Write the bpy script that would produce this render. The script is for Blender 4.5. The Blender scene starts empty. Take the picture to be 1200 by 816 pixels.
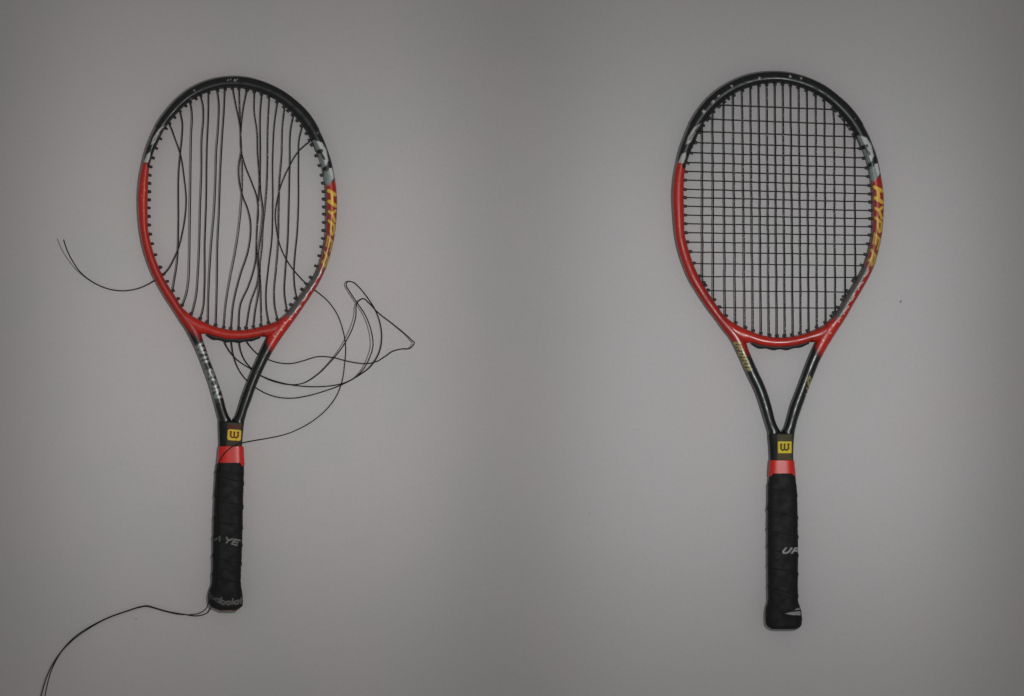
import bpy, math, random
import numpy as np

random.seed(4)
SC = bpy.context.scene
COL = SC.collection
S = 0.00106          # metres per unit on the surface
CAM_H = 5.0          # camera height above the surface
CX, CY = 600.0, 408.0

# ------------------------------------------------------------------ camera
cam_d = bpy.data.cameras.new('camera')
cam = bpy.data.objects.new('camera', cam_d)
COL.objects.link(cam)
cam.location = (0, 0, CAM_H)
cam.rotation_euler = (0, 0, 0)
cam_d.sensor_width = 36.0
cam_d.lens = 36.0 * CAM_H / (1200 * S)
cam_d.clip_start = 0.05
cam_d.clip_end = 60
SC.camera = cam

# ------------------------------------------------------------------ room light
world = bpy.data.worlds.new('World')
SC.world = world
world.use_nodes = True
bg = world.node_tree.nodes['Background']
bg.inputs[0].default_value = (1.0, 0.968, 0.955, 1)
bg.inputs[1].default_value = 0.268

def flash(name, px, py, dx, power, colour):
    """a hand flash right of the lens, its beam taller than wide (portrait)"""
    d = bpy.data.lights.new(name, 'SPOT')
    o = bpy.data.objects.new(name, d)
    COL.objects.link(o)
    X, Y, h = (px - CX) * S, (CY - py) * S, 2.2
    o.location = (X + dx, Y, h)
    o.rotation_euler = (0, math.atan2(dx, h), 0)
    d.energy = power
    d.color = colour
    d.shadow_soft_size = 0.008
    d.spot_size = 2 * math.atan(0.95 / h)
    d.spot_blend = 0.3
    # falloff shaped by nodes: narrow across, longer along the racket, soft at the edges
    d.use_nodes = True
    nt = d.node_tree
    em = nt.nodes['Emission']
    tc = nt.nodes.new('ShaderNodeTexCoord')
    sp = nt.nodes.new('ShaderNodeSeparateXYZ')
    nt.links.new(tc.outputs['Normal'], sp.inputs[0])
    def mth(op, a, b=None):
        n_ = nt.nodes.new('ShaderNodeMath'); n_.operation = op
        for i_, v_ in enumerate((a, b)):
            if v_ is None: continue
            if isinstance(v_, (int, float)): n_.inputs[i_].default_value = v_
            else: nt.links.new(v_, n_.inputs[i_])
        return n_.outputs[0]
    def lobe(c, half, p):
        r_ = mth('DIVIDE', mth('ABSOLUTE', mth('DIVIDE', c, sp.outputs[2])), half / h)
        return mth('DIVIDE', 1.0, mth('ADD', 1.0, mth('POWER', r_, p)))
    nt.links.new(mth('MULTIPLY', lobe(sp.outputs[0], 0.276, 5.0), lobe(sp.outputs[1], 0.37, 3.0)), em.inputs[1])
    return o
flash('flash_lamp', 297, 392, 0.36, 92, (1.0, 0.98, 0.975))
flash('flash_lamp', 905, 416, 0.12, 96, (0.975, 0.985, 1.0))

SC.view_settings.view_transform = 'Standard'
SC.view_settings.look = 'None'
SC.view_settings.exposure = 0.0
SC.view_settings.gamma = 1.0
SC.view_settings.use_curve_mapping = False
SC.render.engine = 'CYCLES'
SC.cycles.filter_width = 1.5

# ------------------------------------------------------------------ materials
def base_mat(name, rough=0.5, spec=0.5, coat=0.0):
    m = bpy.data.materials.new(name)
    m.use_nodes = True
    b = m.node_tree.nodes['Principled BSDF']
    b.inputs['Roughness'].default_value = rough
    b.inputs['Specular IOR Level'].default_value = spec
    b.inputs['Coat Weight'].default_value = coat
    b.inputs['Coat Roughness'].default_value = 0.12
    return m, m.node_tree, b

def noise(nt, scale, detail=4, coord='Object', rough=0.55):
    tc = nt.nodes.new('ShaderNodeTexCoord')
    n = nt.nodes.new('ShaderNodeTexNoise')
    n.inputs['Scale'].default_value = scale
    n.inputs['Detail'].default_value = detail
    n.inputs['Roughness'].default_value = rough
    nt.links.new(tc.outputs[coord], n.inputs['Vector'])
    return n

def bump(nt, b, src, strength, dist):
    bp = nt.nodes.new('ShaderNodeBump')
    bp.inputs['Strength'].default_value = strength
    bp.inputs['Distance'].default_value = dist
    nt.links.new(src, bp.inputs['Height'])
    nt.links.new(bp.outputs[0], b.inputs['Normal'])

def ramp(nt, src, stops):
    r = nt.nodes.new('ShaderNodeValToRGB')
    cr = r.color_ramp
    while len(cr.elements) < len(stops):
        cr.elements.new(0.5)
    for e, (p, c) in zip(cr.elements, stops):
        e.position = p
        e.color = (*c, 1)
    nt.links.new(src, r.inputs[0])
    return r

def painted(name, rough, coat, bscale, bstr, bdist, wear=0.12, spec=0.5):
    """lacquer whose colour is the print stored on the mesh, with light scuffing"""
    m, nt, b = base_mat(name, rough, spec, coat)
    a = nt.nodes.new('ShaderNodeAttribute')
    a.attribute_name = 'print'
    n = noise(nt, 260, 5)
    r = ramp(nt, n.outputs[0], [(0.35, (1 - wear,) * 3), (0.62, (1.0,) * 3)])
    mx = nt.nodes.new('ShaderNodeMix')
    mx.data_type = 'RGBA'
    mx.blend_type = 'MULTIPLY'
    mx.inputs[0].default_value = 1
    nt.links.new(a.outputs['Color'], mx.inputs[6])
    nt.links.new(r.outputs[0], mx.inputs[7])
    nt.links.new(mx.outputs[2], b.inputs['Base Color'])
    n2 = noise(nt, bscale, 6)
    bump(nt, b, n2.outputs[0], bstr, bdist)
    n3 = noise(nt, 90, 5)
    r3 = ramp(nt, n3.outputs[0], [(0.4, (rough,) * 3), (0.7, (min(1, rough + 0.22),) * 3)])
    nt.links.new(r3.outputs[0], b.inputs['Roughness'])
    return m

M = {}
M['lacquer'] = painted('frame_lacquer', 0.26, 0.03, 900, 0.10, 0.0003, spec=0.26)
M['plate'] = painted('shaft_lacquer', 0.55, 0.0, 900, 0.10, 0.0003, spec=0.12)
M['grip'] = painted('grip_rubber', 0.58, 0.0, 1500, 0.35, 0.0005, 0.3, spec=0.2)

def plain(name, col, rough, spec=0.4, coat=0.0, var=0.3, bs=800, bd=0.0003):
    m, nt, b = base_mat(name, rough, spec, coat)
    n = noise(nt, 300, 5)
    r = ramp(nt, n.outputs[0], [(0.3, tuple(c * (1 - var) for c in col)), (0.7, col)])
    nt.links.new(r.outputs[0], b.inputs['Base Color'])
    n2 = noise(nt, bs, 4)
    bump(nt, b, n2.outputs[0], 0.35, bd)
    return m
M['plastic'] = plain('black_plastic', (0.012, 0.013, 0.013), 0.5, 0.25)
M['grommet'] = plain('grommet_nylon', (0.012, 0.012, 0.012), 0.45)
M['band'] = plain('red_rubber_band', (0.50, 0.018, 0.012), 0.33, 0.25, 0.05, 0.15)
M['tape'] = plain('brown_tape', (0.13, 0.045, 0.025), 0.5)

def string_mat(name, flecks):
    m, nt, b = base_mat(name, 0.5, 0.12)
    n = noise(nt, 700, 3)
    hi = 0.60 if flecks else 0.71
    r = ramp(nt, n.outputs[0], [(0.0, (0.007, 0.0065, 0.006)), (hi, (0.010, 0.009, 0.0085)),
                                (hi + 0.035, (0.34, 0.33, 0.32))])
    nt.links.new(r.outputs[0], b.inputs['Base Color'])
    return m
M['string'] = string_mat('black_string', False)
M['string_worn'] = string_mat('black_string_frayed', True)

# the surface: matt, pale warm grey, very faintly mottled
m, nt, b = base_mat('tabletop_paint', 0.85, 0.18)
n = noise(nt, 5.5, 6)
r = ramp(nt, n.outputs[0], [(0.32, (0.432, 0.436, 0.428)), (0.5, (0.448, 0.438, 0.435)), (0.68, (0.458, 0.434, 0.436))])
nb = noise(nt, 240, 5)
rb0 = ramp(nt, nb.outputs[0], [(0.3, (0.945,) * 3), (0.7, (1.0,) * 3)])
geo = nt.nodes.new('ShaderNodeTexCoord')
speck = None
for (sx, sy, sr, sd) in [(1055.5,353.5,1.5,.45),(159.5,725.5,1.2,.62),(470,178,.9,.75),(690,602,1.0,.72),(1120,236,.9,.78),(62,520,.9,.78),(1085,640,.8,.8),(505,610,1.0,.78),(740,130,.8,.8),(360,655,.8,.82)]:
    ds = nt.nodes.new('ShaderNodeVectorMath'); ds.operation = 'DISTANCE'
    nt.links.new(geo.outputs['Object'], ds.inputs[0])
    ds.inputs[1].default_value = ((sx - CX) * S, (CY - sy) * S, 0)
    mr = nt.nodes.new('ShaderNodeMapRange')
    nt.links.new(ds.outputs['Value'], mr.inputs[0])
    mr.inputs[1].default_value = sr * S * 0.5; mr.inputs[2].default_value = sr * S * 1.2
    mr.inputs[3].default_value = sd; mr.inputs[4].default_value = 1.0
    if speck is None: speck = mr.outputs[0]
    else:
        mu = nt.nodes.new('ShaderNodeMath'); mu.operation = 'MULTIPLY'
        nt.links.new(speck, mu.inputs[0]); nt.links.new(mr.outputs[0], mu.inputs[1]); speck = mu.outputs[0]
m2 = nt.nodes.new('ShaderNodeMix'); m2.data_type = 'RGBA'; m2.blend_type = 'MULTIPLY'; m2.inputs[0].default_value = 1
nt.links.new(rb0.outputs[0], m2.inputs[6]); nt.links.new(speck, m2.inputs[7])
mx = nt.nodes.new('ShaderNodeMix'); mx.data_type = 'RGBA'; mx.blend_type = 'MULTIPLY'; mx.inputs[0].default_value = 1
nt.links.new(r.outputs[0], mx.inputs[6]); nt.links.new(m2.outputs[2], mx.inputs[7])
nt.links.new(mx.outputs[2], b.inputs['Base Color'])
bump(nt, b, nb.outputs[0], 0.12, 0.0006)
M['table'] = m

# ------------------------------------------------------------------ helpers
def at(p, z):
    """plan position (x, y, z in units) -> metres; parallax of raised points allowed for"""
    p = np.asarray(p, float)
    z = np.asarray(z, float) * S
    k = (CAM_H - z) / CAM_H
    return np.stack([(p[..., 0] - CX) * S * k, (CY - p[..., 1]) * S * k, z], -1)

def catmull(pts, step=1.0, closed=False):
    pts = np.asarray(pts, float)
    P = np.vstack([2 * pts[0] - pts[1], pts, 2 * pts[-1] - pts[-2]])
    out = []
    for i in range(1, len(P) - 2):
        p0, p1, p2, p3 = P[i - 1], P[i], P[i + 1], P[i + 2]
        L = np.linalg.norm((p2 - p1)[:2])
        n = max(2, int(math.ceil(L / step)))
        t = np.linspace(0, 1, n, endpoint=False)[:, None]
        # centripetal-ish: limit overshoot with scaled tangents
        d0, d1, d2 = (max(1e-6, np.linalg.norm(q)) for q in (p1 - p0, p2 - p1, p3 - p2))
        m1 = ((p1 - p0) / d0 * d1 * d1 / (d0 + d1) + (p2 - p1) * d0 / (d0 + d1))
        m2 = ((p2 - p1) * d2 / (d1 + d2) + (p3 - p2) / d2 * d1 * d1 / (d1 + d2))
        h00 = 2 * t**3 - 3 * t**2 + 1; h10 = t**3 - 2 * t**2 + t
        h01 = -2 * t**3 + 3 * t**2; h11 = t**3 - t**2
        out.append(h00 * p1 + h10 * m1 + h01 * p2 + h11 * m2)
    out.append(pts[-1:])
    return np.vstack(out)

def link(name, me, mat, parent, origin):
    if mat is not None:
        me.materials.append(mat)
    o = bpy.data.objects.new(name, me)
    COL.objects.link(o)
    if parent is not None:
        o.parent = parent
    else:
        o.location = origin
    return o

def loft(name, rings, mat, parent, origin, closed_ring=True, caps=True, colors=None):
    """rings: (N, K, 3) metres"""
    N, K, _ = rings.shape
    v = (rings - np.asarray(origin)).reshape(-1, 3)
    i = np.arange(N - 1)[:, None]; k = np.arange(K)[None, :]
    k2 = (k + 1) % K
    f = np.stack([i * K + k, (i + 1) * K + k, (i + 1) * K + k2, i * K + k2], -1).reshape(-1, 4)
    faces = f.tolist()
    if caps:
        faces.append(list(range(K)))
        faces.append([(N - 1) * K + q for q in range(K - 1, -1, -1)])
    me = bpy.data.meshes.new(name)
    me.from_pydata(v.tolist(), [], faces)
    me.polygons.foreach_set('use_smooth', [True] * len(me.polygons))
    if colors is not None:
        a = me.color_attributes.new('print', 'FLOAT_COLOR', 'POINT')
        c = np.ones((N * K, 4), np.float32)
        c[:, :3] = colors.reshape(-1, 3)
        a.data.foreach_set('color', c.ravel())
    me.update()
    return link(name, me, mat, parent, origin)

def tube(name, pts, rad, mat, parent, origin, step=1.5, K=8, smooth=True):
    """pts: (x, y, z) in units; a round string"""
    P = catmull(pts, step) if smooth else np.asarray(pts, float)
    W = at(P[:, :2], P[:, 2])
    T = np.gradient(W, axis=0)
    T /= np.linalg.norm(T, axis=1)[:, None]
    up = np.array([0, 0, 1.0])
    A = np.cross(T, up); A /= np.maximum(1e-9, np.linalg.norm(A, axis=1))[:, None]
    B = np.cross(A, T)
    th = np.arange(K) * 2 * math.pi / K
    r = rad * S
    rings = W[:, None, :] + r * (np.cos(th)[None, :, None] * A[:, None, :] + np.sin(th)[None, :, None] * B[:, None, :])
    return loft(name, rings, mat, parent, origin)

def zc(y, top, bot):
    """height of the racket's mid plane: it rests on the butt and on the tip of the head"""
    t = (np.asarray(y, float) - top) / (bot - top)
    return 11.2 + 5.6 * t

def section(K, n):
    th = np.linspace(0, 2 * math.pi, 4001)
    c, s = np.cos(th), np.sin(th)
    x = np.sign(c) * np.abs(c) ** (2 / n); y = np.sign(s) * np.abs(s) ** (2 / n)
    L = np.concatenate([[0], np.cumsum(np.hypot(np.diff(x), np.diff(y)))])
    q = np.arange(K) / K * L[-1]
    return np.interp(q, L, x), np.interp(q, L, y)

# ---- print: soft-edged strokes, polygons
GL = {
 'H': (1, [(0,0,0,1),(1,0,1,1),(0,.5,1,.5)]), 'Y': (1, [(0,1,.5,.5),(1,1,.5,.5),(.5,.5,.5,0)]),
 'P': (.9, [(0,0,0,1),(0,1,.75,1),(.75,1,1,.75),(1,.75,.75,.45),(.75,.45,0,.45)]),
 'E': (.85, [(0,0,0,1),(0,1,1,1),(0,.5,.8,.5),(0,0,1,0)]),
 'R': (.9, [(0,0,0,1),(0,1,.75,1),(.75,1,1,.75),(1,.75,.75,.48),(.75,.48,0,.48),(.5,.48,1,0)]),
 'W': (1.35, [(0,1,.25,0),(.25,0,.5,.9),(.5,.9,.75,0),(.75,0,1,1)]), 'I': (.25, [(.5,0,.5,1)]),
 'L': (.75, [(0,0,0,1),(0,0,1,0)]), 'S': (.9, [(1,.85,.75,1),(.75,1,.2,1),(.2,1,0,.75),(0,.75,.2,.52),(.2,.52,.8,.48),(.8,.48,1,.25),(1,.25,.8,0),(.8,0,.2,0),(.2,0,0,.15)]),
 'O': (1, [(.25,0,.75,0),(.75,0,1,.3),(1,.3,1,.7),(1,.7,.75,1),(.75,1,.25,1),(.25,1,0,.7),(0,.7,0,.3),(0,.3,.25,0)]),
 'N': (1, [(0,0,0,1),(0,1,1,0),(1,0,1,1)]), 'A': (1, [(0,0,.5,1),(.5,1,1,0),(.22,.4,.78,.4)]),
 'U': (1, [(0,1,0,.25),(0,.25,.25,0),(.25,0,.75,0),(.75,0,1,.25),(1,.25,1,1)]),
 'b': (.85, [(0,0,0,1.3),(0,.75,.6,.75),(.6,.75,1,.5),(1,.5,1,.25),(1,.25,.6,0),(.6,0,0,0)]),
 'a': (.85, [(1,0,1,.75),(1,.75,.4,.75),(.4,.75,0,.5),(0,.5,0,.25),(0,.25,.4,0),(.4,0,1,0)]),
 'o': (.85, [(.3,0,.7,0),(.7,0,1,.37),(1,.37,.7,.75),(.7,.75,.3,.75),(.3,.75,0,.37),(0,.37,.3,0)]),
 'l': (.2, [(.5,0,.5,1.3)]), 't': (.5, [(.5,0,.5,1.1),(0,.75,1,.75),(.5,0,1,0)]),
}
def segd(x, y, x0, y0, x1, y1):
    dx, dy = x1 - x0, y1 - y0
    L = dx * dx + dy * dy + 1e-9
    t = np.clip(((x - x0) * dx + (y - y0) * dy) / L, 0, 1)
    return np.hypot(x - x0 - t * dx, y - y0 - t * dy)
def text_dist(txt, x, y, h, w=None, gap=None, slant=0.0):
    """distance to the strokes of txt written along +x from 0, baseline y = 0"""
    w = w or h * 0.8
    gap = h * 0.35 if gap is None else gap
    d = np.full(np.shape(x), 1e3)
    ox = 0
    for ch in txt:
        ww, segs = GL[ch]
        ww *= w
        for (a, b_, c, e) in segs:
            d = np.minimum(d, segd(x, y, ox + a * ww + b_ * h * slant, b_ * h, ox + c * ww + e * h * slant, e * h))
        ox += ww + gap
    return d
def ss(d, half, soft=0.35):
    return np.clip((half + soft - d) / (2 * soft), 0, 1)
def put(c, mask, col):
    m_ = mask[..., None]
    return c * (1 - m_) + np.array(col) * m_
def poly(x, y, pts, soft=0.4):
    """soft inside mask of a polygon"""
    ins = np.zeros(np.shape(x), bool)
    d = np.full(np.shape(x), 1e3)
    n_ = len(pts)
    for i in range(n_):
        x0, y0 = pts[i]; x1, y1 = pts[(i + 1) % n_]
        c = ((y0 > y) != (y1 > y)) & (x < (x1 - x0) * (y - y0) / ((y1 - y0) or 1e-9) + x0)
        ins ^= c
        d = np.minimum(d, segd(x, y, x0, y0, x1, y1))
    sd = np.where(ins, -d, d)
    return np.clip((soft - sd) / (2 * soft), 0, 1)

BLACK = (0.0085, 0.0105, 0.010)
RED = (0.395, 0.018, 0.0105)
SILVER = (0.50, 0.53, 0.52)
YELLOW = (0.62, 0.385, 0.018)
GOLD = (0.30, 0.24, 0.07)
MAROON = (0.12, 0.012, 0.010)
WORN = (0.40, 0.40, 0.38)

# ------------------------------------------------------------------ the racket's outline (intact racket), outer / inner edge pairs
ARM = [((902.4,521),(908.5,521)), ((901.2,512),(911.5,511.5)), ((900.6,507),(914.8,506.2)), ((898.8,501),(912,501.5)), ((896.2,492.5),(908.8,494)), ((892.3,479.6),(904.5,477)),
 ((886,461),(898.0,456.5)), ((874.3,436),(886.6,431.5)), ((864.5,413.9),(877.2,410)), ((855.9,397.5),(871.5,395)),
 ((847.6,387),(861,381.5)), ((840,376.4),(850,371.5)), ((828.5,361.2),(839.5,357)), ((816.8,343.5),(828.2,340)),
 ((807.2,327.4),(819,324)), ((800.6,311.2),(812,308)), ((795.4,295),(807,292.5)), ((791.8,277.4),(803,277)),
 ((789.3,251),(801.8,252)), ((788.4,226),(801.5,226)), ((790,208.5),(802,208)), ((793.2,191),(804.3,193)),
 ((797.6,173.2),(809.4,178)), ((802.5,160),(814.6,165)), ((807,149),(819,154)), ((813,138),(825,143.5)),
 ((822,125),(834,132)), ((833,113),(844,121.5)), ((845,103.5),(854.5,113.5)), ((858,96),(865.5,107)),
 ((872,90),(878,102)), ((885,86.7),(889,99)), ((900,85),(902,97.4)), ((912,84.8),(912,97)),
 ((925,86),(922.5,98.3)), ((940,89.5),(936,101.5)), ((955,95),(949,106.5)), ((970,103),(962,113.7)),
 ((983,113),(973.5,122.5)), ((996,125),(985,134)), ((1006,137.5),(994,144.5)), ((1015,152.5),(1002,157.5)),
 ((1022.4,169),(1009,173)), ((1027.8,184),(1014.5,187)), ((1031.9,203),(1018.8,205)), ((1034.9,222),(1021,223)),
 ((1035.9,238),(1021.8,238)), ((1035.3,256),(1022,255)), ((1033.4,276.5),(1021.3,274)), ((1029.7,294),(1018.3,290)),
 ((1024.6,311.8),(1013.5,307.5)), ((1018,326),(1007.7,320.5)), ((1009,342),(998.8,335.5)), ((1001.5,354.5),(991,348.5)),
 ((991,373),(980,367)), ((979.3,391),(965,384.5)), ((968.5,408.5),(955.5,402.5)), ((959.7,425.3),(947.8,419.5)),
 ((954.6,438),(942.3,433.5)), ((945.8,461),(933.5,457.5)), ((939.6,478.4),(926.8,475)), ((934.6,493),(922.3,492)),
 ((932.6,501),(919.6,501)), ((931.2,507),(916.6,506.2)), ((930.5,512),(921.5,511.5)), ((929.8,521),(923.5,521))]
BRIDGE = [((849,370.5),(860,395)), ((862,379.8),(872,402)), ((877,387),(881,402)), ((890,392),(891,405)),
 ((904,395),(905,407)), ((920,395.5),(920,407)), ((934.7,393.2),(935,405)), ((949.4,389),(949,401.5)),
 ((967,380.8),(959,401)), ((981,370.5),(969,398))]
SHAFT = [(506.3,902.5,929.2),(507.5,901.2,930.6),(509,900.9,930.9),(514,901.2,930.4),(520,901.9,929.9),(528,902.4,929.6),(536,902.8,929.6),(544,902.6,930),(552,902,931),(560,901.5,932)]
HAND_R = [(555,903,931),(556.5,901.5,932.4),(565,900.3,933.2),(574,899.6,934.2),(590,899.2,934.8),(611,899,935.3),(648,899.2,935.6),(680,899.5,935.4),(706,899.8,935.3)]
CAP_R = [(700,900.3,934.9),(706,899.4,935.6),(711,897.8,937.6),(717,897,939.2),(725,896.8,940.1),(732,897.4,939.6),(735.5,900.5,937.5),(737.6,905,933)]
HAND_L = [(542.5,254.5,285),(544,253.4,286.2),(557,252.4,286.2),(575,251.2,285.6),(598,250.4,285.0),(622,249.6,284.6),(648,249,283.8),(671,248.6,282.7),(687,247.6,282.2)]
CAP_L = [(681,248.8,281.9),(687,247.0,282.6),(692,245,283.6),(698,243.6,284.4),(705,243.9,284.8),(710,246,284.4),(713,250,281.5),(715,256,277)]

# intact racket -> unstrung racket: same model, seen a little smaller and turned; fitted to its own traced outline
C = [((910,84.8),(275.5,90.3)),((788.4,232),(161.3,240)),((1035.9,238),(395.3,240)),((915.5,507),(271.8,493.7)),
 ((902,541),(257.3,525)),((929.6,541),(284.6,525.5)),((874,402),(236,391)),((956,401),(313.3,394)),
 ((793,191),(169.5,182)),((1032,207),(392.5,215))]
T_OUT = [(257.4,530),(257.6,515),(257,496),(253.6,481),(248.6,462),(241.8,437),(234.4,418.8),(227,404),(221,393),(213.8,380.6),(205,367),(196,353.8),(188.8,341.5),(182.2,329.5),
 (176.3,316.6),(171.5,303.8),(167.6,290.6),(164.7,277),(161.9,252),(161.5,230.6),(162.8,213),(165.6,196.8),(170,180.6),(174.4,167),(177.2,159.5),(183,147.5),(190,137),(199,125.3),(210,114),
 (222,104.5),(235,98),(250,93),(263,91),(270,90.3),(280,90.2),(295,92),(310,96.7),(326,103.7),(340,112.5),(353,123),(364,135),(373,149.5),(380.9,167),(387.5,185.3),(391.9,205.9),(394.6,226),
 (395.3,241),(394.2,260),(392.4,276.5),(389.4,291),(383.4,310.3),(376.5,326.5),(368,341.5),(359.5,354.4),(349.5,369),(338.8,384),(328.5,398.8),(321,409.5),(315,421),(306.5,436),(302,446.5),
 (297.4,461),(292.6,473.5),(289,484),(286.5,493),(285.2,501),(284.7,515),(284.6,530)]
T_IN = [(270,102.6),(255,104.3),(240,109),(226,116),(218,122),(210,130),(200,141),(194,149),(188.5,158.5),(184.3,168),(179.4,179),(176.3,190),(174.6,202),(173.9,219),(173.4,236.5),(173,255.6),(174.3,271.8),
 (177,286),(181.5,301),(186.6,314),(193.2,328.8),(202,342),(213.8,356.8),(224,367),(234.4,374.7),(244.7,380.4),(256,384),(271,386.6),(286,387),(302,384),(315.3,379),(328.5,372),(338.8,364),(348.5,355),
 (358.8,343),(367,328),(373.5,310),(378,294),(380.5,279),(381.3,260),(381.5,240),(381,222),(379.5,207),(376,194),(371,178),(365,165),(359.8,154),(350,140.5),(340,130),(330,121.3),(320,114.8),(310,110),(295,105.7),(280,103.2),(270,102.6)]
T_TRI = [(285,398.4),(263.8,398),(244.7,392.5),(238.5,390.8),(235,393.5),(235.6,398.5),(241.8,413.5),(250.6,436.5),(260,461),(264.6,476.5),(267.8,488),(271.8,493.9),(276,489),(280.3,476),(285,461),(294.7,434.5),(305,413.5),(312.2,401.8),(313.6,396.5),(311.5,393.8),(306,394.9),(295,397),(285,398.4)]
def fit_h(C, w=None):
    A = []; bb = []
    for (x, y), (u, v) in C:
        x, y = (x - 912) / 300, (y - 300) / 300
        A.append([x, y, 1, 0, 0, 0, -u * x, -u * y]); bb.append(u)
        A.append([0, 0, 0, x, y, 1, -v * x, -v * y]); bb.append(v)
    h = np.linalg.lstsq(np.array(A), np.array(bb), rcond=None)[0]
    return np.append(h, 1).reshape(3, 3)
HM = fit_h(C)
def homL(p):
    p = np.asarray(p, float)
    x, y = (p[..., 0] - 912) / 300, (p[..., 1] - 300) / 300
    w = HM[2, 0] * x + HM[2, 1] * y + 1
    return np.stack([(HM[0, 0] * x + HM[0, 1] * y + HM[0, 2]) / w, (HM[1, 0] * x + HM[1, 1] * y + HM[1, 2]) / w], -1)
_arm = np.array([list(p[0]) + list(p[1]) for p in ARM])
_bri = np.array([list(p[0]) + list(p[1]) for p in BRIDGE])
src = []
for q in _arm[::1]: src.append((tuple(q[:2]), T_OUT))
for q in _arm[12:-14]: src.append((tuple(q[2:]), T_IN))
for q in _bri[2:-2]: src.append((tuple(q[:2]), T_IN))
for q in list(_arm[4:8]) + list(_arm[-8:-4]): src.append((tuple(q[2:]), T_TRI))
for q in _bri[3:-2]: src.append((tuple(q[2:]), T_TRI))
def nearest(p, line):
    L = np.array(line, float); A_, B_ = L[:-1], L[1:]
    d = B_ - A_
    t = np.clip(((p - A_) * d).sum(1) / (d * d).sum(1), 0, 1)
    q = A_ + d * t[:, None]
    return q[int(np.argmin(((q - p) ** 2).sum(1)))]
for _ in range(15):
    pairs = [(a, tuple(nearest(homL(a), l))) for a, l in src]
    HM = fit_h(pairs + C * 2)
src_p = np.array([a for a, b_ in pairs] + [c[0] for c in C[3:4]])
dst_p = np.array([b_ for a, b_ in pairs] + [c[1] for c in C[3:4]])
resid = dst_p - homL(src_p)
def _U(r2):
    return np.where(r2 > 1e-12, r2 * np.log(r2 + 1e-12), 0.0)
_n = len(src_p); _sc = 300.0; _P = src_p / _sc
_K = _U(((_P[:, None] - _P[None]) ** 2).sum(-1)) + np.eye(_n) * 0.006
_Q = np.hstack([np.ones((_n, 1)), _P])
_W = np.linalg.lstsq(np.vstack([np.hstack([_K, _Q]), np.hstack([_Q.T, np.zeros((3, 3))])]), np.vstack([resid, np.zeros((3, 2))]), rcond=None)[0]
def mapL(p):
    p = np.asarray(p, float)
    q = p.reshape(-1, 2) / _sc
    out = homL(p).reshape(-1, 2)
    for i in range(0, len(q), 20000):
        e = q[i:i + 20000]
        k = _U(((e[:, None] - _P[None]) ** 2).sum(-1))
        out[i:i + 20000] += k @ _W[:_n] + np.hstack([np.ones((len(e), 1)), e]) @ _W[_n:]
    return out.reshape(p.shape)
ident = lambda p: np.asarray(p, float)

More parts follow.
